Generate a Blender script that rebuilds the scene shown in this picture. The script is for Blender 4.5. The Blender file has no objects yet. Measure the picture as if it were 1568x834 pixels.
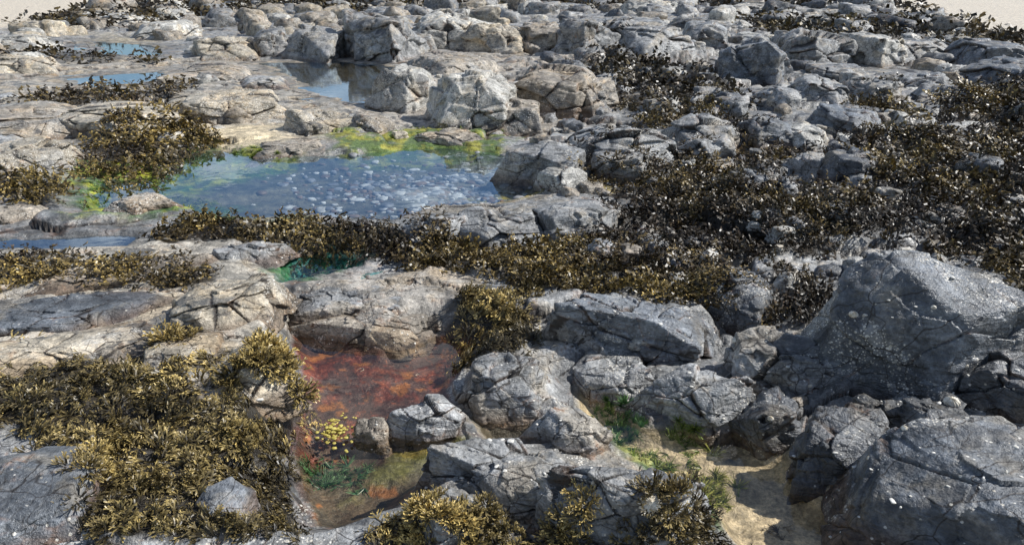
import bpy, math, time
import numpy as np
from mathutils import Vector
T0=time.time()
rng=np.random.default_rng(7)
scene=bpy.context.scene

# ------------------------------------------------------------ camera survey
CAM_H=1.5; PITCH=math.radians(21.5); F=1132.0
cP,sP=math.cos(PITCH),math.sin(PITCH)
def ray(u,v):
    x=(u-784.0)/F; y=(417.0-v)/F
    return np.array([x, cP+y*sP, -sP+y*cP])
def G(u,v,z=0.0):
    """survey point of the photograph -> metres on the level plane z"""
    d=ray(u,v)
    if d[2]>-0.012: d[2]=-0.012
    t=(z-CAM_H)/d[2]
    return d[0]*t, d[1]*t
def GP(poly,z=0.0):
    return np.array([G(u,v,z) for u,v in poly])

# ------------------------------------------------------------ numpy noise
def hsh(ix,iy,iz,s):
    ix=ix.astype(np.int64).astype(np.uint32); iy=iy.astype(np.int64).astype(np.uint32)
    iz=np.asarray(iz).astype(np.int64).astype(np.uint32)
    h=ix*np.uint32(374761393)+iy*np.uint32(668265263)+iz*np.uint32(2246822519)+np.uint32((s*3266489917+12345)&0xffffffff)
    h=(h^(h>>np.uint32(13)))*np.uint32(1274126177)
    h=(h^(h>>np.uint32(15)))*np.uint32(2654435761)
    h=h^(h>>np.uint32(16))
    return h.astype(np.float32)/np.float32(4294967296.0)
def vnoise2(x,y,s):
    ix=np.floor(x); iy=np.floor(y); fx=(x-ix); fy=(y-iy)
    fx=fx*fx*(3-2*fx); fy=fy*fy*(3-2*fy); z=np.zeros(1)
    a=hsh(ix,iy,z,s); b=hsh(ix+1,iy,z,s); c=hsh(ix,iy+1,z,s); d=hsh(ix+1,iy+1,z,s)
    return (a*(1-fx)+b*fx)*(1-fy)+(c*(1-fx)+d*fx)*fy-0.5
def fbm2(x,y,s,o=5,g=0.5):
    r=0;a=1.0
    for i in range(o):
        r=r+a*vnoise2(x*(2**i)+17.3*i,y*(2**i)-9.1*i,s+i); a*=g
    return r
def vnoise3(p,s):
    i=np.floor(p); f=p-i; f=f*f*(3-2*f); r=0
    for dx in (0,1):
        wx=f[:,0] if dx else 1-f[:,0]
        for dy in (0,1):
            wy=f[:,1] if dy else 1-f[:,1]
            for dz in (0,1):
                wz=f[:,2] if dz else 1-f[:,2]
                r=r+wx*wy*wz*hsh(i[:,0]+dx,i[:,1]+dy,i[:,2]+dz,s)
    return r-0.5
def fbm3(p,s,o=4,g=0.5):
    r=0;a=1.0
    for k in range(o):
        r=r+a*vnoise3(p*(2.0**k)+11.7*k,s+k); a*=g
    return r
def vor2(x,y,s):
    ix=np.floor(x); iy=np.floor(y)
    f1=np.full(x.shape,9.0); f2=np.full(x.shape,9.0)
    ox=np.zeros(x.shape); oy=np.zeros(x.shape); r1=np.zeros(x.shape); gx=np.zeros(x.shape); gy=np.zeros(x.shape)
    z=np.zeros(1)
    for dx in (-1,0,1):
        for dy in (-1,0,1):
            cx=ix+dx; cy=iy+dy
            px=cx+hsh(cx,cy,z,s); py=cy+hsh(cx,cy,z,s+1)
            d=np.hypot(x-px,y-py)
            m=d<f1
            f2=np.where(m,f1,np.minimum(f2,d))
            f1=np.where(m,d,f1)
            ox=np.where(m,x-px,ox); oy=np.where(m,y-py,oy)
            r1=np.where(m,hsh(cx,cy,z,s+2),r1)
            gx=np.where(m,hsh(cx,cy,z,s+3)-0.5,gx); gy=np.where(m,hsh(cx,cy,z,s+4)-0.5,gy)
    return f2-f1,ox,oy,r1,gx,gy
def vor3(p,s):
    """distance gap, cell random, cell-plane tilt term"""
    i=np.floor(p); n=len(p)
    f1=np.full(n,9.0); f2=np.full(n,9.0); r1=np.zeros(n); tl=np.zeros(n)
    for dx in (-1,0,1):
        for dy in (-1,0,1):
            for dz in (-1,0,1):
                c0=i[:,0]+dx;c1=i[:,1]+dy;c2=i[:,2]+dz
                h0=hsh(c0,c1,c2,s);h1=hsh(c0,c1,c2,s+1);h2=hsh(c0,c1,c2,s+2)
                q0=p[:,0]-c0-h0;q1=p[:,1]-c1-h1;q2=p[:,2]-c2-h2
                d=np.sqrt(q0**2+q1**2+q2**2)
                m=d<f1
                f2=np.where(m,f1,np.minimum(f2,d)); f1=np.where(m,d,f1)
                r1=np.where(m,(h0*7.13+h1*3.7)%1.0,r1)
                tl=np.where(m,q0*(((h0*91.7)%1)-.5)+q1*(((h1*77.3)%1)-.5)+q2*(((h2*63.1)%1)-.5),tl)
    return f2-f1,r1,tl
def sst(a,b,x):
    t=np.clip((x-a)/(b-a),0,1); return t*t*(3-2*t)
def sdpoly(x,y,P):
    n=len(P); d=np.full(x.shape,1e9); s=np.zeros(x.shape,bool)
    for i in range(n):
        ax,ay=P[i]; bx,by=P[i-1]
        ex,ey=bx-ax,by-ay; wx,wy=x-ax,y-ay
        t=np.clip((wx*ex+wy*ey)/(ex*ex+ey*ey+1e-12),0,1)
        d=np.minimum(d,(wx-ex*t)**2+(wy-ey*t)**2)
        c=((ay>y)!=(by>y))
        xi=(bx-ax)*(y-ay)/((by-ay) if abs(by-ay)>1e-12 else 1e-12)+ax
        s^=(c&(x<xi))
    d=np.sqrt(d); return np.where(s,-d,d)
def sdmask(x,y,P,margin):
    out=np.full(x.shape,1e3)
    lo=P.min(0)-margin; hi=P.max(0)+margin
    m=(x>lo[0])&(x<hi[0])&(y>lo[1])&(y<hi[1])
    if m.any(): out[m]=sdpoly(x[m],y[m],P)
    return out

# ------------------------------------------------------------ mesh helper
def make_mesh(name,V,Q,mat,attrs=None,smooth=True,parent=None):
    me=bpy.data.meshes.new(name)
    k=Q.shape[1]
    me.vertices.add(len(V)); me.vertices.foreach_set('co',np.ascontiguousarray(V,dtype=np.float32).ravel())
    me.loops.add(Q.size); me.loops.foreach_set('vertex_index',np.ascontiguousarray(Q,dtype=np.int32).ravel())
    me.polygons.add(len(Q)); me.polygons.foreach_set('loop_start',np.arange(0,Q.size,k,dtype=np.int32))
    me.update(calc_edges=True)
    if smooth: me.polygons.foreach_set('use_smooth',np.ones(len(Q),dtype=bool))
    for an,a in (attrs or {}).items():
        if a.ndim==2:
            at=me.attributes.new(an,'FLOAT_COLOR','POINT')
            c=np.ones((len(V),4),dtype=np.float32); c[:,:3]=a
            at.data.foreach_set('color',c.ravel())
        else:
            at=me.attributes.new(an,'FLOAT','POINT'); at.data.foreach_set('value',a.astype(np.float32))
    me.materials.append(mat)
    ob=bpy.data.objects.new(name,me); scene.collection.objects.link(ob)
    if parent: ob.parent=parent
    return ob

# ------------------------------------------------------------ materials
class NT:
    def __init__(s,name):
        s.m=bpy.data.materials.new(name); s.m.use_nodes=True; s.t=s.m.node_tree; s.t.nodes.clear()
        s.out=s.n('ShaderNodeOutputMaterial')
    def n(s,t,**k):
        x=s.t.nodes.new(t)
        for a,b in k.items(): setattr(x,a,b)
        return x
    def l(s,a,b): s.t.links.new(a,b)
    def noise(s,vec,scale,detail=5,rough=0.6,dist=0,o=0):
        x=s.n('ShaderNodeTexNoise'); x.inputs['Scale'].default_value=scale; x.inputs['Detail'].default_value=detail
        x.inputs['Roughness'].default_value=rough; x.inputs['Distortion'].default_value=dist
        s.l(vec,x.inputs['Vector']); return x.outputs[o]
    def vor(s,vec,scale,feat='F1',out='Distance'):
        x=s.n('ShaderNodeTexVoronoi',feature=feat); x.inputs['Scale'].default_value=scale
        s.l(vec,x.inputs['Vector']); return x.outputs[out]
    def ramp(s,val,a,b,c0=0.0,c1=1.0):
        x=s.n('ShaderNodeMapRange',interpolation_type='SMOOTHSTEP'); 
        x.inputs[1].default_value=a;x.inputs[2].default_value=b;x.inputs[3].default_value=c0;x.inputs[4].default_value=c1
        s.l(val,x.inputs[0]); return x.outputs[0]
    def math(s,op,a,b=None):
        x=s.n('ShaderNodeMath',operation=op)
        for i,v in enumerate((a,b)):
            if v is None: continue
            if isinstance(v,(int,float)): x.inputs[i].default_value=v
            else: s.l(v,x.inputs[i])
        return x.outputs[0]
    def mix(s,f,a,b,mode='MIX'):
        x=s.n('ShaderNodeMix',data_type='RGBA',blend_type=mode)
        for i,v in ((0,f),(6,a),(7,b)):
            if isinstance(v,(int,float)): x.inputs[i].default_value=v
            elif isinstance(v,tuple): x.inputs[i].default_value=(*v,1)
            else: s.l(v,x.inputs[i])
        return x.outputs[2]
    def attr(s,name,o='Fac'):
        x=s.n('ShaderNodeAttribute'); x.attribute_name=name; return x.outputs[o]
    def vmath(s,op,a,b):
        x=s.n('ShaderNodeVectorMath',operation=op)
        for i,v in enumerate((a,b)):
            if isinstance(v,tuple): x.inputs[i].default_value=v
            else: s.l(v,x.inputs[i])
        return x.outputs[0]
    def grey(s,v):
        vc=s.n('ShaderNodeCombineColor')
        for i in range(3): s.l(v,vc.inputs[i])
        return vc.outputs[0]

def rock_material(name='rock_surface'):
    N=NT(name); geo=N.n('ShaderNodeNewGeometry'); pos=geo.outputs['Position']
    tint=N.attr('tint','Color'); barn=N.attr('barn'); crack=N.attr('crack'); org=N.attr('organic')
    n_mid=N.noise(pos,8,6,0.7,0.2)
    n_fin=N.noise(pos,75,3,0.7)
    strat=N.noise(N.vmath('MULTIPLY',pos,(4.0,12.0,34.0)),1.3,3,0.65,0.5)
    sep=N.n('ShaderNodeSeparateColor'); N.l(N.noise(pos,2.6,5,0.68,0.25,o=1),sep.inputs[0])
    ba,bb,bc=sep.outputs[0],sep.outputs[1],sep.outputs[2]
    inv=N.math('SUBTRACT',1.0,org)
    v=N.math('MULTIPLY',N.ramp(n_mid,0.32,0.7,0.52,1.48),N.ramp(n_fin,0.3,0.7,0.68,1.32))
    v=N.math('MULTIPLY',v,N.ramp(strat,0.3,0.7,0.78,1.22))
    col=N.mix(1.0,tint,N.grey(v),'MULTIPLY')
    # warm film follows the brightness of the local stone
    warm=N.math('MULTIPLY',N.math('MULTIPLY',N.ramp(ba,0.51,0.62),0.5),inv)
    wcol=N.mix(0.4,N.mix(1.0,col,(1.75,1.45,1.05),'MULTIPLY'),N.mix(N.ramp(n_fin,0.35,0.65),(0.21,0.17,0.115),(0.50,0.425,0.31)))
    col=N.mix(warm,col,wcol)
    dkm=N.math('MULTIPLY',N.math('MULTIPLY',N.ramp(bb,0.55,0.61),0.7),inv)
    col=N.mix(dkm,col,(0.06,0.065,0.073))
    plm=N.math('MULTIPLY',N.math('MULTIPLY',N.ramp(bc,0.55,0.66),0.35),inv)
    col=N.mix(plm,col,(0.49,0.495,0.49))
    ogm=N.math('MULTIPLY',N.math('ADD',N.math('MULTIPLY',N.ramp(n_mid,0.5,0.62),N.math('MULTIPLY',crack,0.8)),N.math('MULTIPLY',N.math('MULTIPLY',N.ramp(bb,0.42,0.34),N.ramp(n_mid,0.52,0.6)),0.4)),inv)
    col=N.mix(ogm,col,(0.31,0.145,0.055))
    # straight joints, two sets
    dn=N.vmath('MULTIPLY',N.noise(pos,3,3,0.6,0,o=1),(0.28,0.28,0.28))
    wv=N.vmath('ADD',N.vmath('MULTIPLY',pos,(1.0,1.9,1.2)),dn)
    e1=N.vor(wv,3.1,'DISTANCE_TO_EDGE')
    e2=N.vor(N.vmath('ADD',N.vmath('MULTIPLY',pos,(1.7,1.0,1.5)),dn),8.0,'DISTANCE_TO_EDGE')
    j1=N.math('MULTIPLY',N.ramp(e1,0.0,0.018,1,0),N.ramp(ba,0.38,0.48,0.2,1))
    j2=N.math('MULTIPLY',N.ramp(e2,0.0,0.03,1,0),N.ramp(bc,0.48,0.54,0,0.85))
    jm=N.math('MULTIPLY',N.math('MAXIMUM',j1,j2),inv)
    cm=N.math('MULTIPLY',N.ramp(crack,0.35,0.9),inv)
    col=N.mix(N.math('MULTIPLY',N.math('MAXIMUM',jm,cm),0.88),col,(0.02,0.014,0.01))
    # barnacles
    bmask=N.ramp(N.math('ADD',bc,N.math('MULTIPLY',barn,0.22)),0.6,0.68)
    def spots(scale,th):
        d=N.vor(pos,scale); return N.ramp(d,th*0.7,th,1,0)
    sp=N.math('MAXIMUM',spots(95,0.36),spots(36,0.25))
    loose=N.math('MULTIPLY',spots(27,0.15),N.ramp(n_mid,0.47,0.54))
    bm=N.math('MULTIPLY',N.math('MAXIMUM',N.math('MULTIPLY',sp,bmask),loose),inv)
    col=N.mix(bm,col,N.mix(N.ramp(n_fin,0.4,0.6),(0.52,0.48,0.40),(0.82,0.79,0.72)))
    h=N.math('ADD',N.math('MULTIPLY',n_mid,0.9),N.math('MULTIPLY',n_fin,0.15))
    h=N.math('ADD',h,N.math('MULTIPLY',strat,0.4))
    bp=N.n('ShaderNodeBump'); bp.inputs['Strength'].default_value=1.0; bp.inputs['Distance'].default_value=0.028
    N.l(h,bp.inputs['Height'])
    b=N.n('ShaderNodeBsdfPrincipled'); N.l(col,b.inputs['Base Color']); N.l(bp.outputs[0],b.inputs['Normal'])
    N.l(N.ramp(ba,0.35,0.65,0.34,0.6),b.inputs['Roughness']); b.inputs['Specular IOR Level'].default_value=0.5
    N.l(b.outputs[0],N.out.inputs[0]); return N.m
ROCK=rock_material()

def weed_material(name):
    N=NT(name); geo=N.n('ShaderNodeNewGeometry')
    c=N.attr('tint','Color')
    n=N.noise(geo.outputs['Position'],50,1,0.6)
    col=N.mix(1.0,c,N.grey(N.ramp(n,0.3,0.7,0.6,1.4)),'MULTIPLY')
    b=N.n('ShaderNodeBsdfPrincipled'); N.l(col,b.inputs['Base Color']); b.inputs['Roughness'].default_value=0.4
    b.inputs['Specular IOR Level'].default_value=0.45
    N.l(b.outputs[0],N.out.inputs[0]); return N.m
WEED=weed_material('seaweed_frond')

def water_material(name,tint,f0=0.04,rip=0.02,pw=5.0,gc=(1,1,1)):
    N=NT(name); geo=N.n('ShaderNodeNewGeometry')
    n=N.noise(geo.outputs['Position'],7,2,0.5,0.4)
    bp=N.n('ShaderNodeBump'); bp.inputs['Strength'].default_value=0.2; bp.inputs['Distance'].default_value=rip; N.l(n,bp.inputs['Height'])
    lw=N.n('ShaderNodeLayerWeight'); lw.inputs['Blend'].default_value=0.5
    fr=N.math('ADD',N.math('MULTIPLY',N.math('POWER',lw.outputs['Facing'],pw),1-f0),f0)
    tr=N.n('ShaderNodeBsdfTransparent'); tr.inputs[0].default_value=(*tint,1)
    gl=N.n('ShaderNodeBsdfGlossy'); gl.inputs['Roughness'].default_value=0.02; gl.inputs[0].default_value=(*gc,1); N.l(bp.outputs[0],gl.inputs['Normal'])
    mx=N.n('ShaderNodeMixShader'); N.l(fr,mx.inputs[0]); N.l(tr.outputs[0],mx.inputs[1]); N.l(gl.outputs[0],mx.inputs[2])
    N.l(mx.outputs[0],N.out.inputs[0]); return N.m

def plain_material(name,c0,c1,scale,rough=0.6,bump=0.003,spec=0.4):
    N=NT(name); geo=N.n('ShaderNodeNewGeometry'); pos=geo.outputs['Position']
    n=N.noise(pos,scale,3,0.65); col=N.mix(N.ramp(n,0.35,0.65),c0,c1)
    b=N.n('ShaderNodeBsdfPrincipled'); N.l(col,b.inputs['Base Color']); b.inputs['Roughness'].default_value=rough
    b.inputs['Specular IOR Level'].default_value=spec
    N.l(b.outputs[0],N.out.inputs[0]); return N.m

# ------------------------------------------------------------ site plan
C_GREY=(0.30,0.303,0.30); C_BLUE=(0.155,0.168,0.184); C_DARK=(0.10,0.106,0.115); C_BEIGE=(0.46,0.405,0.315)
C_BROWN=(0.36,0.315,0.255); C_PALE=(0.50,0.485,0.44); C_SAND=(0.72,0.60,0.40)
TINTS={'g':C_GREY,'b':C_BLUE,'d':C_DARK,'e':C_BEIGE,'n':C_BROWN,'p':C_PALE}

POOLS=[
 ('main',[(285,235),(340,230),(420,240),(520,238),(600,228),(700,224),(780,235),(795,262),(820,285),(830,300),(760,312),(680,318),(610,345),(520,340),(440,332),(400,336),(340,340),(270,322),(120,335),(125,300),(150,275),(240,265)],-0.05,0.07,(0.12,0.11,0.075)),
 ('teal',[(412,400),(480,387),(560,390),(565,408),(500,428),(440,440)],-0.05,0.10,(0.03,0.12,0.10)),
 ('leftdark',[(0,364),(-200,360),(-200,392),(0,390),(185,386),(215,360)],-0.03,0.08,(0.06,0.06,0.055)),
 ('red',[(446,500),(520,494),(540,522),(600,532),(680,515),(745,530),(722,560),(700,602),(716,640),(715,690),(690,735),(640,758),(600,795),(520,822),(480,815),(462,770),(455,690),(452,600)],-0.13,0.05,(0.075,0.032,0.024)),
 ('right',[(880,590),(960,610),(1000,648),(1130,640),(1200,690),(1240,760),(1290,790),(1340,850),(1130,850),(1090,775),(1030,745),(960,700),(900,650)],-0.16,0.05,(0.58,0.48,0.32)),
 ('mid',[(715,640),(830,645),(825,690),(760,690)],-0.14,0.06,(0.07,0.06,0.04)),
 ('fa',[(130,62),(240,69),(248,86),(160,84)],-0.03,0.1,(0.16,0.14,0.1)),
 ('fb',[(90,120),(250,108),(260,124),(140,136)],-0.03,0.1,(0.10,0.11,0.10)),
 ('fc',[(385,96),(520,94),(610,102),(595,120),(572,158),(540,158),(470,140),(440,122)],-0.03,0.08,(0.17,0.13,0.06)),
]
PLATS=[
 ([(-300,372),(330,366),(425,402),(438,500),(442,610),(330,660),(-300,660)],0.05,0.06),
 ([(-300,545),(440,600),(458,700),(470,900),(-300,900)],0.05,0.06),
 ([(440,415),(740,400),(740,450),(690,515),(520,525),(470,495)],0.0,0.05),
 ([(700,540),(900,520),(1250,500),(1250,600),(1000,640),(860,590),(830,650),(720,640)],-0.05,0.08),
]
REG=[
 ([(-300,372),(330,366),(425,402),(438,500),(442,610),(330,660),(-300,660)],(0.49,0.44,0.355),0.75,0.0),
 ([(430,400),(740,400),(740,520),(500,535),(440,500)],(0.41,0.365,0.30),0.7,0.0),
 ([(-300,90),(560,90),(560,215),(-300,320)],(0.43,0.385,0.31),0.7,0.0),
 ([(560,60),(900,60),(900,200),(560,200)],(0.43,0.38,0.31),0.6,0.0),
 ([(900,40),(1700,30),(1700,330),(900,330)],(0.24,0.238,0.23),0.6,0.0),
 ([(880,440),(1700,400),(1700,900),(880,900)],(0.16,0.162,0.16),0.7,0.0),
 ([(640,640),(1060,640),(1060,850),(600,850)],(0.32,0.305,0.275),0.6,0.0),
 ([(290,190),(450,188),(438,214),(330,234),(285,228)],C_SAND,0.95,1.0),
 ([(150,50),(240,60),(240,72),(140,66)],(0.5,0.43,0.3),0.8,1.0),
 ([(1240,690),(1290,700),(1320,850),(1230,850)],(0.6,0.5,0.34),0.7,1.0),
]
GREEN=[
 ([(110,262),(240,254),(300,232),(430,230),(440,250),(330,272),(270,286),(360,300),(360,342),(110,344)],(0.06,0.14,0.025),(0.38,0.38,0.04)),
 ([(500,203),(620,198),(780,203),(795,240),(720,237),(640,242),(520,247)],(0.10,0.16,0.03),(0.34,0.32,0.05)),
 ([(330,320),(460,318),(480,345),(330,345)],(0.14,0.16,0.04),(0.34,0.30,0.07)),
 ([(410,395),(500,385),(570,395),(500,430),(430,440)],(0.02,0.12,0.09),(0.07,0.19,0.05)),
 ([(640,600),(720,655),(600,700),(520,730),(560,680)],(0.13,0.13,0.04),(0.27,0.22,0.06)),
 ([(700,285),(900,285),(930,300),(700,312)],(0.25,0.2,0.04),(0.45,0.34,0.06)),
 ([(830,165),(930,165),(930,175),(830,175)],(0.1,0.13,0.04),(0.2,0.19,0.04)),
 ([(905,610),(960,620),(1010,650),(1110,740),(1120,775),(1080,785),(960,700)],(0.07,0.13,0.03),(0.34,0.34,0.09)),
]
WEEDS=[ # name, poly, golden(0..1), density
 ('near',[(-120,555),(160,532),(330,538),(352,566),(300,612),(335,650),(400,575),(466,575),(470,610),(430,650),(456,710),(474,850),(125,850),(150,722),(60,712),(40,670),(-120,680)],0.85,1.0),
 ('p2',[(140,215),(260,183),(325,215),(275,250),(205,287),(150,270)],0.65,1.0),
 ('p3',[(-60,275),(120,278),(145,312),(-60,318)],0.65,1.0),
 ('p4',[(230,352),(350,340),(600,340),(690,372),(690,402),(560,402),(430,380),(240,376)],0.3,1.0),
 ('p5',[(560,388),(700,376),(900,374),(945,350),(950,300),(900,270),(930,240),(1000,252),(1060,225),(1115,240),(1100,300),(1180,292),(1300,300),(1320,212),(1640,190),(1640,410),(1540,420),(1400,362),(1320,352),(1250,400),(1250,480),(1190,490),(1180,405),(1110,400),(1110,460),(1000,465),(900,442),(800,450),(740,420),(650,404)],0.22,1.0),
 ('p5b',[(1500,400),(1640,380),(1640,560),(1560,520),(1530,460)],0.4,0.9),
 ('p6',[(900,80),(1000,92),(1080,118),(1140,150),(1140,176),(1010,186),(905,166)],0.3,1.0),
 ('p7',[(1130,28),(1250,38),(1400,36),(1640,62),(1640,90),(1480,84),(1440,54),(1300,66),(1200,62)],0.4,1.0),
 ('p8',[(60,26),(120,22),(300,10),(560,4),(560,18),(330,26),(250,40),(60,48)],0.25,1.0),
 ('p8b',[(560,4),(1380,4),(1400,16),(560,16)],0.3,0.8),
 ('p9',[(-60,402),(60,394),(200,416),(215,442),(-60,458)],0.6,0.9),
 ('p10',[(232,420),(300,415),(312,448),(240,450)],0.3,1.0),
 ('p11',[(570,805),(640,790),(700,818),(800,808),(890,820),(910,850),(560,850)],0.6,0.9),
 ('p11b',[(940,842),(1030,815),(1130,808),(1165,850),(935,858)],0.6,1.0),
 ('p12',[(695,460),(820,445),(820,505),(765,535),(700,520)],0.55,1.0),
 ('p14',[(1440,150),(1640,130),(1640,195),(1440,195)],0.3,1.0),
 ('p14b',[(1315,155),(1400,150),(1405,192),(1325,195)],0.5,0.9),
 ('p15',[(40,150),(270,132),(290,150),(120,165),(50,165)],0.3,0.6),
 ('p16',[(1130,180),(1200,220),(1260,225),(1180,260),(1100,230),(950,170)],0.25,0.7),
 ('p17',[(0,85),(120,82),(240,96),(120,100),(0,98)],0.3,0.6),
]
WP=[GP(w[1],0.0) for w in WEEDS]
PP=[GP(p[1],p[2]) for p in POOLS]
WARP={'near':0.03,'p11':0.03,'p11b':0.03,'p5':0.075,'p4':0.07}

# ------------------------------------------------------------ terrain
NTh,NR=1080,900
th=np.linspace(math.radians(-52),math.radians(52),NTh)
rr=np.concatenate([np.geomspace(1.0,90,NR),np.geomspace(95,900,24)])
R,TH=np.meshgrid(rr,th,indexing='ij')
X=(R*np.sin(TH)).ravel(); Y=(R*np.cos(TH)).ravel(); D=R.ravel()
wx=X+0.05*np.sqrt(D)*fbm2(X*1.6,Y*1.6,1,3); wy=Y+0.05*np.sqrt(D)*fbm2(X*1.6+40,Y*1.6,5,3)
rough=0.5+0.75*sst(-0.15,0.35,X/D)
ca,sa=math.cos(0.35),math.sin(0.35)
ax=(wx*ca+wy*sa); ay=(-wx*sa+wy*ca)
H=np.zeros_like(X); CR=np.zeros_like(X)
layers=[(0.34,0.0,0.0,3.0,6.0,0.055),(0.85,2.0,5.0,12,20,0.10),(2.0,9.0,16,900,1000,0.15)]
for k,(s,a0,a1,b0,b1,A) in enumerate(layers):
    w=(sst(a0,a1,D) if a1>0 else 1.0)*(1-sst(b0,b1,D))
    e,ox,oy,r1,gx,gy=vor2(ax/(s*1.6),ay/s,100+10*k)
    blk=(r1-0.55)*A*1.4+(gx*ox+gy*oy)*A*2.0
    ck=np.exp(-(e/0.04)**2)
    H+=w*rough*(blk-ck*A*0.6); CR=np.maximum(CR,w*ck)
    e,ox,oy,r1,gx,gy=vor2(ax/(s*0.5),ay/(s*0.34),200+10*k)
    ck=np.exp(-(e/0.05)**2)
    H+=w*rough*((r1-0.5)*A*0.45+(gx*ox+gy*oy)*A*0.9-ck*A*0.15); CR=np.maximum(CR,w*ck*0.65)
H=np.clip(H,-0.10,0.3)
H+=0.02*np.sqrt(D/3)*fbm2(X*2.2,Y*2.2,31,6,0.56)
tint=np.empty((len(X),3)); tint[:]=C_GREY
vr=fbm2(X*0.8,Y*0.8,61,4)
tint*= (1+0.5*vr)[:,None]
org=np.zeros_like(X); barn=0.25+0.9*fbm2(X*0.5+9,Y*0.5,77,3)
soft=0.035*D
nz=fbm2(X*3,Y*3,91,5,0.6)
def mixc(m,c):
    tint[:]=tint*(1-m[:,None])+np.array(c)*m[:,None]
for poly,c,o,og in REG:
    P=GP(poly,0.0); sd=sdmask(wx,wy,P,2.0)
    m=o*(1-sst(-soft,soft,sd+nz*0.04*D)); mixc(m,c); org=np.maximum(org,m*og)
for poly,h,sw in PLATS:
    P=GP(poly,0.0); sd=sdmask(wx,wy,P,1.0)
    m=1-sst(-sw*0.5,sw*0.5,sd); H=H*(1-0.35*m)+h*m
# seaweed beds: a lumpy mat
MAT=np.zeros_like(X)
for w_,P in zip(WEEDS,WP):
    sd=sdmask(X,Y,P,2.0)
    sd=sd+nz*WARP.get(w_[0],0.05)*D
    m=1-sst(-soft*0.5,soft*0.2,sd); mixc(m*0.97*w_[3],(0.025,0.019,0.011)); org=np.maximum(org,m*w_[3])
    MAT=np.maximum(MAT,m*w_[3])
lump=0.01+0.055*np.sqrt(D/3)*np.abs(fbm2(X*4/np.sqrt(D/3),Y*4/np.sqrt(D/3),711,4))
H=H*(1-0.5*MAT*(D>2.9))+MAT*lump
for (nm,poly,lev,dep,bt),P in zip(POOLS,PP):
    sd=sdmask(wx,wy,P,8.0)+nz*0.012*D
    far=np.clip(D/3,1,6); Dc=np.linalg.norm(P,axis=1).min()
    w=sst(0.0,1,sd/(0.16*far))
    rim=lev+0.015+np.maximum(H-lev,0)*0.25
    H=np.where(sd<900,rim*(1-w)+H*w,H)
    cap=lev+0.02+np.maximum(sd,0)*np.where(D<Dc+0.3*far,1.0,5.0)*CAM_H/D
    H=np.where(sd<900,np.minimum(H,cap+0.004*nz),H)
    ins=sst(0,1,-sd/(0.10*far))
    bott=lev-dep+0.25*dep*nz+0.012*nz
    H=np.where(sd<0,(lev+0.01)*(1-ins)+bott*ins+0.0,H)
    m=sst(0.01*far,-0.04*far,sd)
    mixc(m*0.95,bt); org=np.maximum(org,m*0.9)
    ed=np.exp(-(sd/(0.05*far))**2)
    CR=np.maximum(CR*(1-m),ed*0.3)
    wet=np.exp(-(np.maximum(sd,0)/(0.06*far))**1.5)*(sd>0)*0.5; tint*=(1-wet*0.6)[:,None]
    if nm=='red':
        rn=fbm2(X*9,Y*9,301,5,0.6)
        mr=m*sst(0.0,0.25,rn); mixc(mr*0.75,(0.19,0.05,0.03))
        vein=np.exp(-(fbm2(X*6+5,Y*16,351,4,0.6)/0.03)**2); mixc(m*vein*0.6,(0.36,0.11,0.05))
        yy=G(0,690,-0.13)[1]; mb=m*sst(yy+0.1,yy-0.1,Y+0.15*rn); mixc(mb*0.85,(0.11,0.095,0.06))
        mo=m*sst(0.25,0.4,fbm2(X*14+7,Y*14,321,4)); mixc(mo*0.75,(0.36,0.14,0.04))
    if nm=='right':
        rn=fbm2(X*7,Y*7,311,5,0.6); mixc(m*sst(0.0,0.3,rn)*0.65,(0.20,0.17,0.11))
    if nm=='main':
        rn=fbm2(X*5,Y*5,331,5,0.6); mixc(m*sst(0.0,0.3,rn)*0.8,(0.22,0.19,0.12)); mixc(m*sst(0.0,0.3,-rn)*0.6,(0.06,0.06,0.045))
gn=fbm2(X*4+3,Y*4,401,5,0.62)
for poly,c0,c1 in GREEN:
    P=GP(poly,-0.04); sd=sdmask(wx,wy,P,2.0)+gn*0.05*D
    m=1-sst(-soft*0.5,soft*0.4,sd); m=m*sst(-0.45,-0.05,gn+0.1)
    mixc(m*0.9,c0); mixc(m*sst(-0.05,0.25,fbm2(X*8,Y*8,421,4,0.6))*0.9,c1); org=np.maximum(org,m*0.9)
    H+=m*0.012*(1+2*gn)
def sandiness(x,y,d): return d+14*fbm2(x*0.05,y*0.05,501,3)+30*sst(0.38,0.55,np.abs(x/d))
fs=sst(52,60,sandiness(X,Y,D)); mixc(fs,(0.70,0.61,0.48)); org=np.maximum(org,fs)
H=H*(1-fs*0.9)
barn=np.clip(barn,0,1)
V=np.stack([X,Y,H],1)
nr=len(rr); idx=np.arange(nr*NTh).reshape(nr,NTh)
Q=np.stack([idx[:-1,:-1],idx[:-1,1:],idx[1:,1:],idx[1:,:-1]],-1).reshape(-1,4)[:,::-1]
ground=make_mesh('rocky_shore_ground',V,Q,ROCK,{'tint':tint,'barn':barn,'crack':CR,'organic':org})
print('terrain',time.time()-T0)
Hg=H.reshape(nr,NTh)
def ghz(x,y):
    r=np.hypot(x,y); t=np.arctan2(x,y)
    i=np.clip(np.searchsorted(rr,r),0,nr-1); j=np.clip(((t-th[0])/(th[1]-th[0])).astype(int),0,NTh-1)
    return Hg[i,j]
def gz1(x,y): return float(ghz(np.array([x]),np.array([y]))[0])

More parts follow.
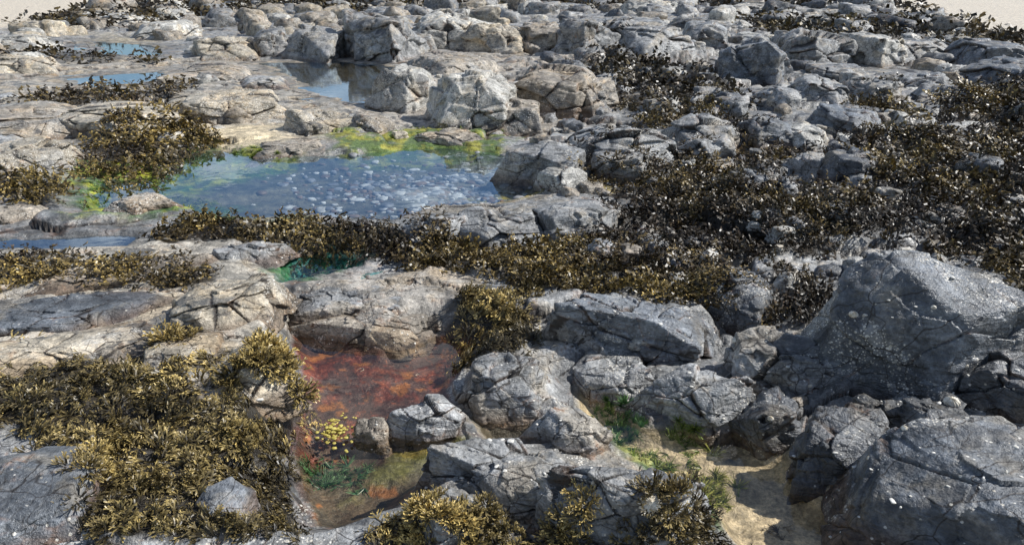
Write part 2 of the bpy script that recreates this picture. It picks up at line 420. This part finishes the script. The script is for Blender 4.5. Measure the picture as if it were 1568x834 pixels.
# ------------------------------------------------------------ rocks
_cs={}
def cubesphere(n):
    if n in _cs: return _cs[n]
    g=np.tan(np.linspace(-1,1,n+1)*math.pi/4); A,B=np.meshgrid(g,g,indexing='ij'); o=np.ones_like(A)
    fs=[(o,A,B),(-o,B,A),(B,o,A),(A,-o,B),(A,B,o),(B,A,-o)]
    VV=[];QQ=[];base=0; id_=np.arange((n+1)**2).reshape(n+1,n+1)
    q=np.stack([id_[:-1,:-1],id_[1:,:-1],id_[1:,1:],id_[:-1,1:]],-1).reshape(-1,4)
    for f in fs:
        VV.append(np.stack([c.ravel() for c in f],1)); QQ.append(q+base); base+=(n+1)**2
    VV=np.concatenate(VV); VV/=np.linalg.norm(VV,axis=1)[:,None]; QQ=np.concatenate(QQ)
    _,first,inv=np.unique(np.round(VV,5),axis=0,return_index=True,return_inverse=True)
    inv=inv.ravel(); _cs[n]=(VV[first],inv[QQ]); return _cs[n]
def rock_shape(n,hx,hy,hz,yaw,seed,k=50,cr=1.0,tilt=None,am=0.85):
    r=np.random.default_rng(seed); d,q=cubesphere(n)
    pl=[]
    ns=r.integers(4,7); a0=r.uniform(0,6.28)
    for i in range(ns):
        a=a0+6.283*i/ns+r.uniform(-0.3,0.3); el=r.uniform(0.0,0.32)
        pl.append((math.cos(a)*math.cos(el),math.sin(a)*math.cos(el),math.sin(el),r.uniform(0.76,0.98)))
    tt=tilt if tilt is not None else (r.uniform(-0.3,0.3),r.uniform(-0.3,0.22))
    nn=np.array([tt[0],tt[1],1.0]); nn/=np.linalg.norm(nn); pl.append((*nn,r.uniform(0.84,0.95)))
    for i in range(r.integers(3,7)):
        a=r.uniform(0,6.28); el=r.uniform(0.45,1.15)
        pl.append((math.cos(a)*math.cos(el),math.sin(a)*math.cos(el),math.sin(el),r.uniform(0.84,1.05)))
    pl.append((0,0,-1,1.0))
    s=np.zeros(len(d))
    for a,b,c,o in pl: s+=np.maximum((a*d[:,0]+b*d[:,1]+c*d[:,2])/o,0)**k
    rad=s**(-1.0/k)
    p=d*rad[:,None]*np.array([hx,hy,hz])
    c,s_=math.cos(yaw),math.sin(yaw)
    p=np.stack([p[:,0]*c-p[:,1]*s_,p[:,0]*s_+p[:,1]*c,p[:,2]],1)
    size=(hx*hy*hz)**(1/3.); off=r.uniform(-50,50,3)
    nd=p/np.maximum(np.linalg.norm(p,axis=1),1e-6)[:,None]
    wp=p+0.05*size*np.stack([fbm3(p/size*2+off+t,int(seed)+t,2) for t in (0,7,13)],1)
    e,r1,tl=vor3(wp/size*np.array([0.75,0.85,1.2])+off,int(seed)%97)
    ck=np.exp(-(e/0.03)**2)*(r1>0.2)
    e2,r2,tl2=vor3(wp/size*np.array([1.9,2.1,3.0])+off,int(seed)%89+7)
    ck2=np.exp(-(e2/0.045)**2)*(r1>0.45)
    disp=size*(am*((r1-0.5)*0.17+(r2-0.5)*0.07+tl*0.44+tl2*0.2)-(0.07*ck+0.03*ck2)*cr+0.04*fbm3(p/size*1.8+off,int(seed)+31,6,0.62))
    p=p+nd*disp[:,None]
    return p,q,np.clip(ck+0.6*ck2,0,1)*min(1,cr)
rocks=[]
RK=[
 (385,452,35,88,.75,'g',.6),(440,528,38,92,.78,'g',.8),(528,652,20,94,.8,'g',.35),(642,745,12,80,.75,'p',.5),(735,805,30,82,.75,'e',.4),
 (790,872,28,80,.75,'n',.3),(850,935,26,88,.8,'g',.3),(915,1052,28,86,.75,'g',.3),(1040,1110,30,76,.8,'g',.3),(1088,1205,52,132,.8,'b',.2),
 (1180,1292,42,105,.75,'g',.3),(1280,1380,50,100,.8,'p',.4),(1330,1445,55,98,.7,'g',.3),(1450,1565,55,108,.7,'b',.2),(948,1036,-4,27,.7,'p',.2),
 (215,312,28,60,.7,'p',.5),(300,392,52,90,.7,'e',.9),(100,232,10,40,.5,'p',.3),(-20,82,48,80,.6,'p',.8),(20,120,30,50,.5,'p',.3),
 (262,385,94,128,.5,'n',.7),(375,440,106,132,.3,'g',.3),(262,435,130,190,.65,'e',1.),(-20,85,78,116,.55,'e',.8),(90,220,88,106,.35,'n',.5),
 (1230,1330,95,130,.6,'g',.2),(1110,1180,0,20,.6,'p',.2),(700,780,0,20,.5,'p',.2),(560,640,5,24,.5,'g',.2),(320,380,0,16,.5,'p',.2),(820,900,-2,16,.5,'g',.2),(1260,1350,5,24,.5,'g',.2),
 (572,672,76,172,.6,'p',1.),(655,795,78,198,.6,'p',1.),(735,832,140,208,.6,'n',.6),(790,912,60,170,.5,'n',.4),(445,545,160,205,.55,'e',.8),(530,610,170,212,.6,'n',.7),
 (620,745,66,120,.5,'n',.7),(860,940,100,170,.5,'n',.4),
 (785,905,190,285,.5,'g',.3),(828,896,248,296,.6,'p',.1),(868,1032,182,262,.55,'g',.4),(1020,1122,160,238,.55,'g',.3),(1130,1205,165,225,.6,'b',.1),
 (1195,1262,180,228,.6,'p',.2),(1240,1335,152,208,.6,'b',.1),(1160,1245,118,162,.5,'g',.2),(1300,1375,103,158,.6,'g',.3),(1205,1295,108,160,.6,'g',.2),
 (1370,1470,190,238,.5,'n',.3),(1480,1600,82,135,.6,'b',.2),(1188,1268,225,278,.6,'g',.2),(1095,1172,255,308,.6,'b',.1),(1255,1335,215,280,.55,'d',.1),
 (905,1000,208,272,.5,'g',.4),(1040,1112,205,248,.6,'g',.2),(1380,1450,100,140,.5,'g',.2),(1400,1500,120,165,.5,'g',.2),(960,1040,130,165,.5,'n',.3),
 (612,705,322,378,.5,'g',.1),(675,845,302,380,.5,'g',.1),(815,945,290,372,.55,'g',.15),(178,262,295,322,.45,'n',.3),(385,505,208,240,.4,'n',.5),(640,745,194,226,.45,'n',.3),
 (-30,130,148,212,.4,'n',.6),(-30,125,205,268,.55,'e',.9),(110,285,140,205,.35,'e',.5),(-20,70,308,340,.4,'n',.3),
 (330,440,362,402,.35,'g',.1),(60,330,392,432,.2,'n',.2),(-60,270,438,505,.2,'b',.1),(265,442,402,505,.3,'e',.3),(230,350,485,575,.15,'e',.3),(345,446,490,612,.35,'e',.3),(-60,240,500,562,.2,'e',.2),
 (440,640,418,488,.22,'g',.2),(505,705,450,526,.3,'n',.2),(600,745,402,472,.35,'n',.2),
 (825,930,442,562,.6,'g',.1),(890,1085,442,562,.55,'b',.15),(1060,1182,398,508,.5,'b',.2),(868,1000,528,612,.4,'g',.2),
 (698,838,528,645,.45,'g',.1),(588,714,600,676,.5,'g',.1),(548,600,630,682,.4,'n',.1),(980,1150,552,655,.55,'g',.25),(1105,1288,498,620,.5,'g',.2),
 (1132,1222,600,690,.55,'d',.0),(1203,1350,628,762,.55,'d',.0),(1450,1640,518,650,.5,'d',.1),(1305,1405,600,662,.5,'d',.1),(1370,1500,590,690,.4,'d',.1),
 (640,835,648,765,.35,'g',.1),(815,930,622,692,.45,'g',.1),(728,905,676,805,.35,'g',.1),(830,1058,690,850,.45,'g',.1),(635,770,738,850,.35,'g',.1),
 (1010,1060,770,830,.4,'n',.2),
]
LEV=[(P,p[2]) for P,p in zip(PP,POOLS)]
def surf(x,y):
    z=gz1(x,y)
    for P,l in LEV:
        if abs(z-l)<0.2 and z<l and sdpoly(np.array([x]),np.array([y]),P)[0]<0: return l
    return z
def add_rock(spec,name='rock',k=50,n=None,seed=None,tilt=None,cr=1.0,am=0.85):
    u0,u1,vt,vb,hs,tc,bn=spec[:7]
    yaw=spec[7] if len(spec)>7 else None
    seed=seed if seed is not None else int(abs(u0)*31+vt*17+vb)
    rg=np.random.default_rng(seed+5)
    uc=(u0+u1)/2; z0=-0.02
    for _ in range(3):
        x,y=G(uc,vb,z0); z0=min(0.06,max(-0.17,surf(x,y)))
    x,y=G(uc,vb,z0); hc=CAM_H-z0
    s=(y*cP+hc*sP)/F
    W=(u1-u0)*s; vis=(vb-vt)*s; thv=math.atan2(hc,math.hypot(x,y))
    Hh=hs*vis/math.cos(thv); Dp=(1-hs)*vis/math.sin(thv); Dp=min(max(Dp,0.4*W),1.4*W)
    hx,hy=W/2*1.07,Dp/2*1.07
    dr=np.array([x,y])/math.hypot(x,y)
    cx,cy=x+dr[0]*Dp/2,y+dr[1]*Dp/2
    sink=0.35*Hh+0.04
    hz=(Hh+sink)/2*1.04
    yaw=yaw if yaw is not None else rg.uniform(-0.25,0.25)
    yaw-=math.atan2(x,y)
    n=n or int(np.clip((u1-u0)/2.8,14,68))
    p,q,ck=rock_shape(n,hx,hy,hz,yaw,seed,k=k,tilt=tilt,cr=cr,am=am)
    c=np.array([cx,cy,z0-sink+hz]); P=p+c
    tn=np.array(TINTS[tc])*rg.uniform(0.85,1.15); tt=np.tile(tn,(len(P),1))*(1+0.6*fbm3(P*2.5,9,3))[:,None]
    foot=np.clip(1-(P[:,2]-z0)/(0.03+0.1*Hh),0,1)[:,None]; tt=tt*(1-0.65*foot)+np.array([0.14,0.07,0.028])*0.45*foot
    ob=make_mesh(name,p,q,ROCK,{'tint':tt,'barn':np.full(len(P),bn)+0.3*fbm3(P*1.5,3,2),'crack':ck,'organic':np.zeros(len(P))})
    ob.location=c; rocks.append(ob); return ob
for s in RK: add_rock(s)
add_rock((1228,1545,358,632,.62,'b',.35,0.5),'boulder',n=95,seed=4242,tilt=(0.15,-0.25),am=0.5,cr=0.6)
add_rock((1285,1680,600,880,.35,'b',.35,0.1),'boulder',n=95,seed=778,tilt=(0.05,-0.1),am=0.45,cr=0.7)
add_rock((-140,165,652,850,.22,'b',.0,0.0),'rock',n=70,seed=91,tilt=(-0.08,-0.08),am=0.3,cr=0.4)
add_rock((310,388,722,800,.25,'b',.0,0.2),'rock',n=30,seed=95,tilt=(0.0,-0.1),am=0.3,cr=0.3)
print('rocks',time.time()-T0)

# rubble: many smaller blocks in between (one object)
VV=[];QQ=[];TT=[];CC=[];BB=[];base=0
tmpl=[rock_shape(9,1,rg_,0.75,0,900+i) for i,rg_ in enumerate((0.7,0.9,0.6,0.8,1.0,0.65,0.75,0.85))]
cnt=0
for i in range(2600):
    t=rng.uniform(-0.7,0.75); d=math.exp(rng.uniform(math.log(2.6),math.log(60)))
    x,y=d*math.sin(t),d*math.cos(t)
    right=t>0.05
    if rng.random()>((0.8 if d>6 else 0.5) if right or d>18 else 0.25): continue
    if sandiness(np.array([x]),np.array([y]),np.array([d]))[0]>52: continue
    bad=False
    for P in PP:
        lo=P.min(0)-3;hi=P.max(0)+3
        for kx in (1.0,1.06,1.13,1.22):
            xx,yy=x*kx,y*kx
            if lo[0]<xx<hi[0] and lo[1]<yy<hi[1] and sdpoly(np.array([xx]),np.array([yy]),P)[0]<0.04*d: bad=True;break
        if bad: break
    if bad or (d<4 and not right): continue
    sz=d*rng.uniform(0.006,0.024)*(1.0 if d<25 else 1.15)
    p,q,ck=tmpl[rng.integers(8)]
    a=rng.uniform(0,6.28); c,s_=math.cos(a),math.sin(a); zs=rng.uniform(0.5,1.0)
    p2=np.stack([p[:,0]*c-p[:,1]*s_,p[:,0]*s_+p[:,1]*c,p[:,2]*zs],1)*sz
    z=gz1(x,y)
    VV.append(p2+np.array([x,y,z+sz*rng.uniform(-0.3,0.2)])); QQ.append(q+base); base+=len(p)
    tc=np.array(TINTS[rng.choice(list('ggbdgnpp') if right else list('gneep'))])*rng.uniform(0.7,1.2)
    TT.append(np.tile(tc,(len(p),1))); CC.append(ck); BB.append(np.full(len(p),rng.uniform(0,.7))); cnt+=1
V=np.concatenate(VV)
rub=make_mesh('rock_rubble',V,np.concatenate(QQ),ROCK,{'tint':np.concatenate(TT),'barn':np.concatenate(BB),'crack':np.concatenate(CC),'organic':np.zeros(len(V))})
print('rubble',cnt,time.time()-T0)

bpy.context.view_layer.update(); dg=bpy.context.evaluated_depsgraph_get()
def drop(x,y):
    ok,loc,nor,_,ob,_=scene.ray_cast(dg,Vector((x,y,5)),Vector((0,0,-1)))
    return (loc,nor,ob) if ok else (None,None,None)
def survey(u,v):
    d=Vector(ray(u,v)).normalized()
    ok,loc,nor,_,ob,_=scene.ray_cast(dg,Vector((0,0,CAM_H)),d)
    return (loc,nor) if ok else (None,None)

# ------------------------------------------------------------ seaweed
def strap(path,w0,w1,up):
    n=len(path); L=[]
    for i in range(n):
        t=(path[min(i+1,n-1)]-path[max(i-1,0)]); t=t/(np.linalg.norm(t)+1e-9)
        sd=np.cross(t,up); sd/=np.linalg.norm(sd)+1e-9
        w=w0+(w1-w0)*i/(n-1)
        L.append(path[i]-sd*w/2); L.append(path[i]+sd*w/2)
    q=[[2*i,2*i+1,2*i+3,2*i+2] for i in range(n-1)]
    return np.array(L),np.array(q)
def tuft_template(seed,M,seg,w,forks=1,mat=False,L0=0.22,L1=0.42):
    r=np.random.default_rng(seed); Vs=[];Qs=[];Ts=[];b=0
    def walk(p,az,el,L,ns,t0,t1,lev,ww):
        nonlocal b
        pts=[p.copy()]; 
        for i in range(ns):
            dv=np.array([math.cos(az)*math.cos(el),math.sin(az)*math.cos(el),math.sin(el)])
            p=p+dv*L/ns; pts.append(p.copy()); el-=r.uniform(0.1,0.5); az+=r.uniform(-0.3,0.3)
            el=max(el,-0.5)
        tw=np.array([r.normal(0,0.6),r.normal(0,0.6),1.0])
        v,q=strap(pts,ww,ww*(1.25 if lev<forks else 0.75),tw)
        Vs.append(v);Qs.append(q+b);b+=len(v); Ts.append(np.repeat(np.linspace(t0,t1,ns+1),2))
        if lev<forks:
            sp=r.uniform(0.3,0.6)
            for sg in (1,-1):
                walk(p,az+sg*sp,el+r.uniform(0.1,0.6),L*r.uniform(.5,.75),ns,t1,t1+(1-t1)*(0.6 if lev+1<forks else 1),lev+1,ww*0.9)
    for m in range(M):
        a=r.uniform(0,6.283); rad=math.sqrt(r.uniform(0,1))*(0.9 if mat else 0.3)
        az=r.uniform(0,6.283) if mat else a+r.uniform(-.6,.6)
        walk(np.array([math.cos(a)*rad,math.sin(a)*rad,r.uniform(0,.15)]),az,r.uniform(0.0,0.9) if mat else r.uniform(0.1,1.2),r.uniform(L0,L1),seg,0.0 if not mat else r.uniform(0,.3),0.4,0,w)
    return np.concatenate(Vs),np.concatenate(Qs),np.concatenate(Ts)
TN=[tuft_template(10+i,26,1,0.062,2,False,0.22,0.40) for i in range(8)]
TM=[tuft_template(30+i,26,1,0.10,1,True,0.15,0.28) for i in range(6)]
TF=[tuft_template(50+i,20,1,0.18,0,True,0.2,0.34) for i in range(6)]
def scatter(pts,temps,scales,cols_dark,cols_tip,name,mat=WEED,zf0=0.6,pw=1.3):
    VV=[];QQ=[];CC=[];base=0
    for i,(p,nrm) in enumerate(pts):
        v,q,t=temps[rng.integers(len(temps))]
        a=rng.uniform(0,6.283); c,s_=math.cos(a),math.sin(a); s=scales[i]
        zf=rng.uniform(zf0,zf0+0.35)
        x=(v[:,0]*c-v[:,1]*s_);y=(v[:,0]*s_+v[:,1]*c);z=v[:,2]*zf
        n=np.array(nrm)*0.9+np.array([0,0,0.5])+rng.normal(0,0.15,3); n/=np.linalg.norm(n)
        e1=np.cross([0,1,0],n); e1/=np.linalg.norm(e1); e2=np.cross(n,e1)
        VV.append((x[:,None]*e1+y[:,None]*e2+z[:,None]*n)*s+np.array(p)-n*s*0.03)
        QQ.append(q+base); base+=len(v)
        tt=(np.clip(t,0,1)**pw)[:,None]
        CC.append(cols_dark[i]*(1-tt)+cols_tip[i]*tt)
    V=np.concatenate(VV); return make_mesh(name,V,np.concatenate(QQ),mat,{'tint':np.concatenate(CC)},smooth=True)
tot=0
for w_,P in zip(WEEDS,WP):
    nm,poly,gold,dens=w_
    lo,hi=P.min(0),P.max(0); area=(hi-lo).prod(); dm=np.linalg.norm(P.mean(0)); d0=np.clip(lo[1],1.7,60)
    spc=0.0115 if nm in('near','p11','p11b') else (0.0095 if dm<12 else 0.012)
    N0=int(min(area/((spc*d0)**2),60000))
    xs=rng.uniform(lo[0],hi[0],N0); ys=rng.uniform(lo[1],hi[1],N0); d=np.hypot(xs,ys)
    nzp=fbm2(xs*3,ys*3,91,5,0.6)
    sd=sdpoly(xs,ys,P)+nzp*WARP.get(nm,0.05)*d+rng.normal(0,0.008,N0)*d
    keep=(sd<0)&(rng.random(N0)<(d0/d)**1.7*dens)
    xs,ys,d=xs[keep],ys[keep],d[keep]
    pts=[];sc=[];cd=[];ct=[]
    cl=fbm2(xs*1.5,ys*1.5,611,3); c2=fbm2(xs*4,ys*4,671,3)
    near=dm<3.2
    for x,y,dd,cc,c3 in zip(xs,ys,d,cl,c2):
        l,n,ob=drop(x,y)
        if l is None: continue
        if ob.name!=ground.name and nm not in('near','p11','p11b'):
            if rng.random()<(0.9 if l.z>0.07*dd**0.5 else (0.75 if cc<0.05 else 0.0)): continue
        if ob.name!=ground.name and nm=='near' and cc<-0.02: continue
        pts.append((l,n)); sc.append((0.020+0.0155*dd)*rng.uniform(0.65,1.4)*(1.1 if near else 1))
        g=np.clip(gold+1.3*cc+0.8*c3+rng.normal(0,0.18),0,1); b=rng.uniform(0.5,1.5)*(1+0.9*c3)
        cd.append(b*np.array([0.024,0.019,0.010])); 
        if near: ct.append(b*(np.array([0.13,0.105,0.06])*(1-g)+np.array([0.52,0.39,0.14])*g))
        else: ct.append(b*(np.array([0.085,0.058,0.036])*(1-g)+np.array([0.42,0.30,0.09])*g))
    if not pts: continue
    tp=TN if near else (TM if dm<12 else TF)
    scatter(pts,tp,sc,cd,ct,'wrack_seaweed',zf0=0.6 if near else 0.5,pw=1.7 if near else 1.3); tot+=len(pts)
print('weed',tot,time.time()-T0)

def fuzz(seed,M):
    r=np.random.default_rng(seed); Vs=[];Qs=[];Ts=[];b=0
    for m in range(M):
        a=r.uniform(0,6.283); el=r.uniform(0.1,1.4); L=r.uniform(0.6,1.0); pts=[np.zeros(3)]
        for i in range(2):
            pts.append(pts[-1]+np.array([math.cos(a)*math.cos(el),math.sin(a)*math.cos(el),math.sin(el)])*L/2+r.normal(0,0.04,3)); el-=0.15
        v,q=strap(pts,0.07,0.03,np.array([r.normal(),r.normal(),1.0])); Vs.append(v);Qs.append(q+b);b+=len(v);Ts.append(np.repeat(np.linspace(0,1,3),2))
    return np.concatenate(Vs),np.concatenate(Qs),np.concatenate(Ts)
TZ=[fuzz(i,70) for i in range(4)]
for (u,v,ru,rv,n,sz,c0,c1) in [
  (1072,745,40,34,130,0.06,(0.09,0.13,0.025),(0.42,0.42,0.10)),(1062,668,36,16,60,0.05,(0.07,0.12,0.03),(0.28,0.34,0.08)),
  (950,655,32,30,80,0.05,(0.03,0.12,0.05),(0.16,0.28,0.09)),(1000,705,34,26,80,0.05,(0.07,0.14,0.03),(0.32,0.36,0.08)),(512,730,50,22,90,0.05,(0.015,0.08,0.04),(0.11,0.22,0.08)),
  (930,628,24,12,24,0.04,(0.02,0.1,0.03),(0.2,0.3,0.07)),(1195,800,20,15,12,0.04,(0.1,0.07,0.03),(0.3,0.22,0.08)),(460,410,40,8,20,0.05,(0.02,0.08,0.03),(0.15,0.2,0.05)),
  (320,262,80,14,130,0.05,(0.04,0.09,0.012),(0.27,0.31,0.03)),(220,322,90,10,110,0.05,(0.04,0.10,0.015),(0.36,0.37,0.03)),(690,212,80,8,60,0.06,(0.05,0.1,0.015),(0.28,0.31,0.04)),(170,300,40,18,90,0.05,(0.02,0.08,0.015),(0.15,0.22,0.03)),
  (300,310,50,14,90,0.05,(0.04,0.09,0.015),(0.36,0.37,0.04)),(560,215,60,8,40,0.06,(0.05,0.1,0.015),(0.26,0.29,0.04)),(400,240,50,8,70,0.05,(0.05,0.1,0.015),(0.27,0.3,0.04))]:
    pts=[];sc=[];a0=[];a1=[]
    for i in range(n):
        uu=u+rng.normal(0,.5)*ru; vv=v+rng.normal(0,.5)*rv; x,y=G(uu,vv,-0.18 if v>450 else -0.09)
        l,nn,ob=drop(x,y)
        if l is None or l.z>(-0.1 if v>450 else 0.0): continue
        pts.append((l,nn)); sc.append(sz*rng.uniform(.6,1.2)); b=rng.uniform(.7,1.2); a0.append(b*np.array(c0)); a1.append(b*np.array(c1))
    if pts: scatter(pts,TZ,sc,a0,a1,'green_algae')

# ------------------------------------------------------------ pebbles & shells
pd,pq=cubesphere(3)
def pebble_mass(pts,name,mat):
    if not pts: return
    VV=[];QQ=[];b=0
    for (l,s) in pts:
        r=rng.uniform(0.6,1.4,3)*np.array([1,0.8,0.4])
        a=rng.uniform(0,6.28); c,s_=math.cos(a),math.sin(a)
        w=1+0.25*rng.normal(size=len(pd)).clip(-1,1)*0.5
        p=np.sign(pd)*np.abs(pd)**0.8*w[:,None]*r*s
        p=np.stack([p[:,0]*c-p[:,1]*s_,p[:,0]*s_+p[:,1]*c,p[:,2]],1)
        VV.append(p+np.array(l)+[0,0,s*0.05]); QQ.append(pq+b); b+=len(pd)
    return make_mesh(name,np.concatenate(VV),np.concatenate(QQ),mat)
PEB=[plain_material('pebble_pale',(0.42,0.39,0.34),(0.78,0.76,0.7),14),plain_material('pebble_grey',(0.16,0.16,0.17),(0.36,0.36,0.36),14),plain_material('pebble_brown',(0.14,0.09,0.065),(0.28,0.19,0.13),14)]
for mi,num in ((0,330),(1,420),(2,340)):
    pts=[]
    for i in range(num):
        if rng.random()<0.7: u=rng.normal(660,85); v=rng.normal(292,20)
        else: u=rng.uniform(400,810); v=rng.uniform(240,335)
        x,y=G(u,v,-0.11)
        if sdpoly(np.array([x]),np.array([y]),PP[0])[0]>-0.02: continue
        l,n,ob=drop(x,y)
        if l is None or l.z>-0.04: continue
        pts.append((l,0.01+0.038*rng.random()**2.2))
    pebble_mass(pts,'pebbles',PEB[mi])
pts=[]
for i in range(600):
    u=rng.uniform(400,1560); v=rng.uniform(400,830); x,y=G(u,v,-0.05); l,n,ob=drop(x,y)
    if l is None or n.z<0.3: continue
    pts.append((l,0.0025+0.008*rng.random()**2))
pebble_mass(pts,'shell_fragments',plain_material('shell_white',(0.6,0.57,0.5),(0.85,0.83,0.78),60))
LM=plain_material('limpet_shell',(0.50,0.43,0.32),(0.88,0.84,0.74),60,0.7)
def limpet(u,v,r):
    l,n=survey(u,v)
    if l is None: return
    seg,rings=56,7; Vv=[];Qq=[]
    for j in range(rings):
        t=j/(rings-1); rad=r*math.sin(t*math.pi/2)**0.9*1.0 if j else 0.0008
        z=r*0.75*(1-t**1.4)
        for i in range(seg):
            a=6.283185*i/seg; rb=1+0.08*t*math.cos(a*14)+0.02*t*math.cos(a*5)
            Vv.append((math.cos(a)*rad*rb,math.sin(a)*rad*rb*0.85,z*(1+0.07*math.cos(a*14))))
    for j in range(rings-1):
        for i in range(seg):
            Qq.append((j*seg+i,(j+1)*seg+i,(j+1)*seg+(i+1)%seg,j*seg+(i+1)%seg))
    o=make_mesh('limpet',np.array(Vv),np.array(Qq),LM)
    nn=(Vector(n)+Vector((0,0,0.6))).normalized(); o.rotation_mode='QUATERNION'; o.rotation_quaternion=nn.to_track_quat('Z','Y'); o.location=l-nn*0.002
for u,v,r in [(995,770,.032),(1457,615,.028),(552,566,.018),(1307,481,.018),(1125,520,.016),(310,428,.025),(850,532,.016),(640,575,.012),(158,218,.03),(1345,290,.02),(1020,790,.014),(1180,640,.012),(1330,700,.009),(1480,560,.01),(720,600,.01),(590,480,.012),(1385,655,.012),(1240,590,.01),(1430,470,.01),(910,740,.01)]:
    limpet(u,v,r)
YB=plain_material('yellow_bladder',(0.40,0.32,0.06),(0.62,0.53,0.15),40,0.45)
pts=[]
for i in range(100):
    x,y=G(510+rng.normal(0,14),657+rng.normal(0,11),-0.12); l,n,ob=drop(x,y)
    if l is None: continue
    l=Vector((l.x,l.y,max(l.z,-0.135)+rng.uniform(0,0.02))); pts.append((l,rng.uniform(0.005,0.010)))
pebble_mass(pts,'yellow_bladder_wrack',YB)

# ------------------------------------------------------------ water
BL=(0.68,0.84,1.0)
WM={'main':water_material('pool_water_blue',(0.90,0.95,0.98),0.05,0.005,2.9,BL),'teal':water_material('pool_water_teal',(0.6,0.9,0.9))}
WG=water_material('pool_water_clear',(0.97,0.94,0.88),0.04,0.008,4.6); WF=water_material('pool_water_far',(0.9,0.93,0.96),0.06,0.004,2.6,BL)
for (nm,poly,lev,dep,bt),P in zip(POOLS,PP):
    c=P.mean(0); dd=np.linalg.norm(c); 
    g=0.10*max(1,dd/3)
    out=[]
    n=len(P); area=0.5*sum(P[i-1][0]*P[i][1]-P[i][0]*P[i-1][1] for i in range(n)); sg=1 if area>0 else -1
    for i in range(n):
        e1=P[i]-P[i-1]; e2=P[(i+1)%n]-P[i]; e1=e1/np.linalg.norm(e1); e2=e2/np.linalg.norm(e2)
        nn=np.array([e1[1]+e2[1],-(e1[0]+e2[0])])*sg; L=np.linalg.norm(nn)
        nn=nn/(L if L>0.2 else 1); out.append(P[i]+nn*g)
    me=bpy.data.meshes.new('tide_pool_water'); me.from_pydata([(a,b,lev) for a,b in out],[],[list(range(n))[::sg]]); me.update()
    if me.polygons[0].normal.z<0: me.flip_normals()
    me.materials.append(WM.get(nm, WF if nm[0]=='f' or nm=='leftdark' else WG))
    o=bpy.data.objects.new('tide_pool_water',me); scene.collection.objects.link(o)

# ------------------------------------------------------------ light & camera
AZ=math.radians(82); EL=math.radians(44)
w=bpy.data.worlds.new('World'); scene.world=w; w.use_nodes=True; nt=w.node_tree
bg=nt.nodes['Background']; sky=nt.nodes.new('ShaderNodeTexSky'); sky.sky_type='NISHITA'; sky.sun_disc=False
sky.sun_elevation=EL; sky.sun_rotation=AZ; sky.air_density=1.0; sky.dust_density=0.1; sky.ozone_density=3.0
tc=nt.nodes.new('ShaderNodeTexCoord'); nz_=nt.nodes.new('ShaderNodeTexNoise'); nz_.inputs['Scale'].default_value=8; nz_.inputs['Detail'].default_value=6
mp=nt.nodes.new('ShaderNodeMapping'); mp.inputs['Scale'].default_value=(1,1,2.5); nt.links.new(tc.outputs['Generated'],mp.inputs[0]); nt.links.new(mp.outputs[0],nz_.inputs['Vector'])
mr=nt.nodes.new('ShaderNodeMapRange'); mr.inputs[1].default_value=0.53; mr.inputs[2].default_value=0.63; mr.inputs[4].default_value=0.55; nt.links.new(nz_.outputs[0],mr.inputs[0])
mx=nt.nodes.new('ShaderNodeMix'); mx.data_type='RGBA'; nt.links.new(mr.outputs[0],mx.inputs[0]); nt.links.new(sky.outputs[0],mx.inputs[6]); mx.inputs[7].default_value=(12,12,12,1)
nt.links.new(mx.outputs[2],bg.inputs[0]); bg.inputs[1].default_value=0.09
sl=bpy.data.lights.new('sun','SUN'); sl.energy=5.0; sl.angle=math.radians(0.5); sl.color=(1,0.975,0.93)
so=bpy.data.objects.new('sun',sl); scene.collection.objects.link(so)
sd_=Vector((math.sin(AZ)*math.cos(EL),math.cos(AZ)*math.cos(EL),math.sin(EL)))
so.rotation_mode='QUATERNION'; so.rotation_quaternion=(-sd_).to_track_quat('-Z','Y')
cam=bpy.data.cameras.new('camera'); co=bpy.data.objects.new('camera',cam); scene.collection.objects.link(co)
cam.sensor_width=36; cam.lens=36*F/1568; cam.clip_end=3000; cam.clip_start=0.05
co.location=(0,0,CAM_H); co.rotation_euler=(math.pi/2-PITCH,0,0); scene.camera=co
scene.view_settings.view_transform='Standard'; scene.view_settings.look='None'; scene.view_settings.exposure=0
print('done',time.time()-T0)
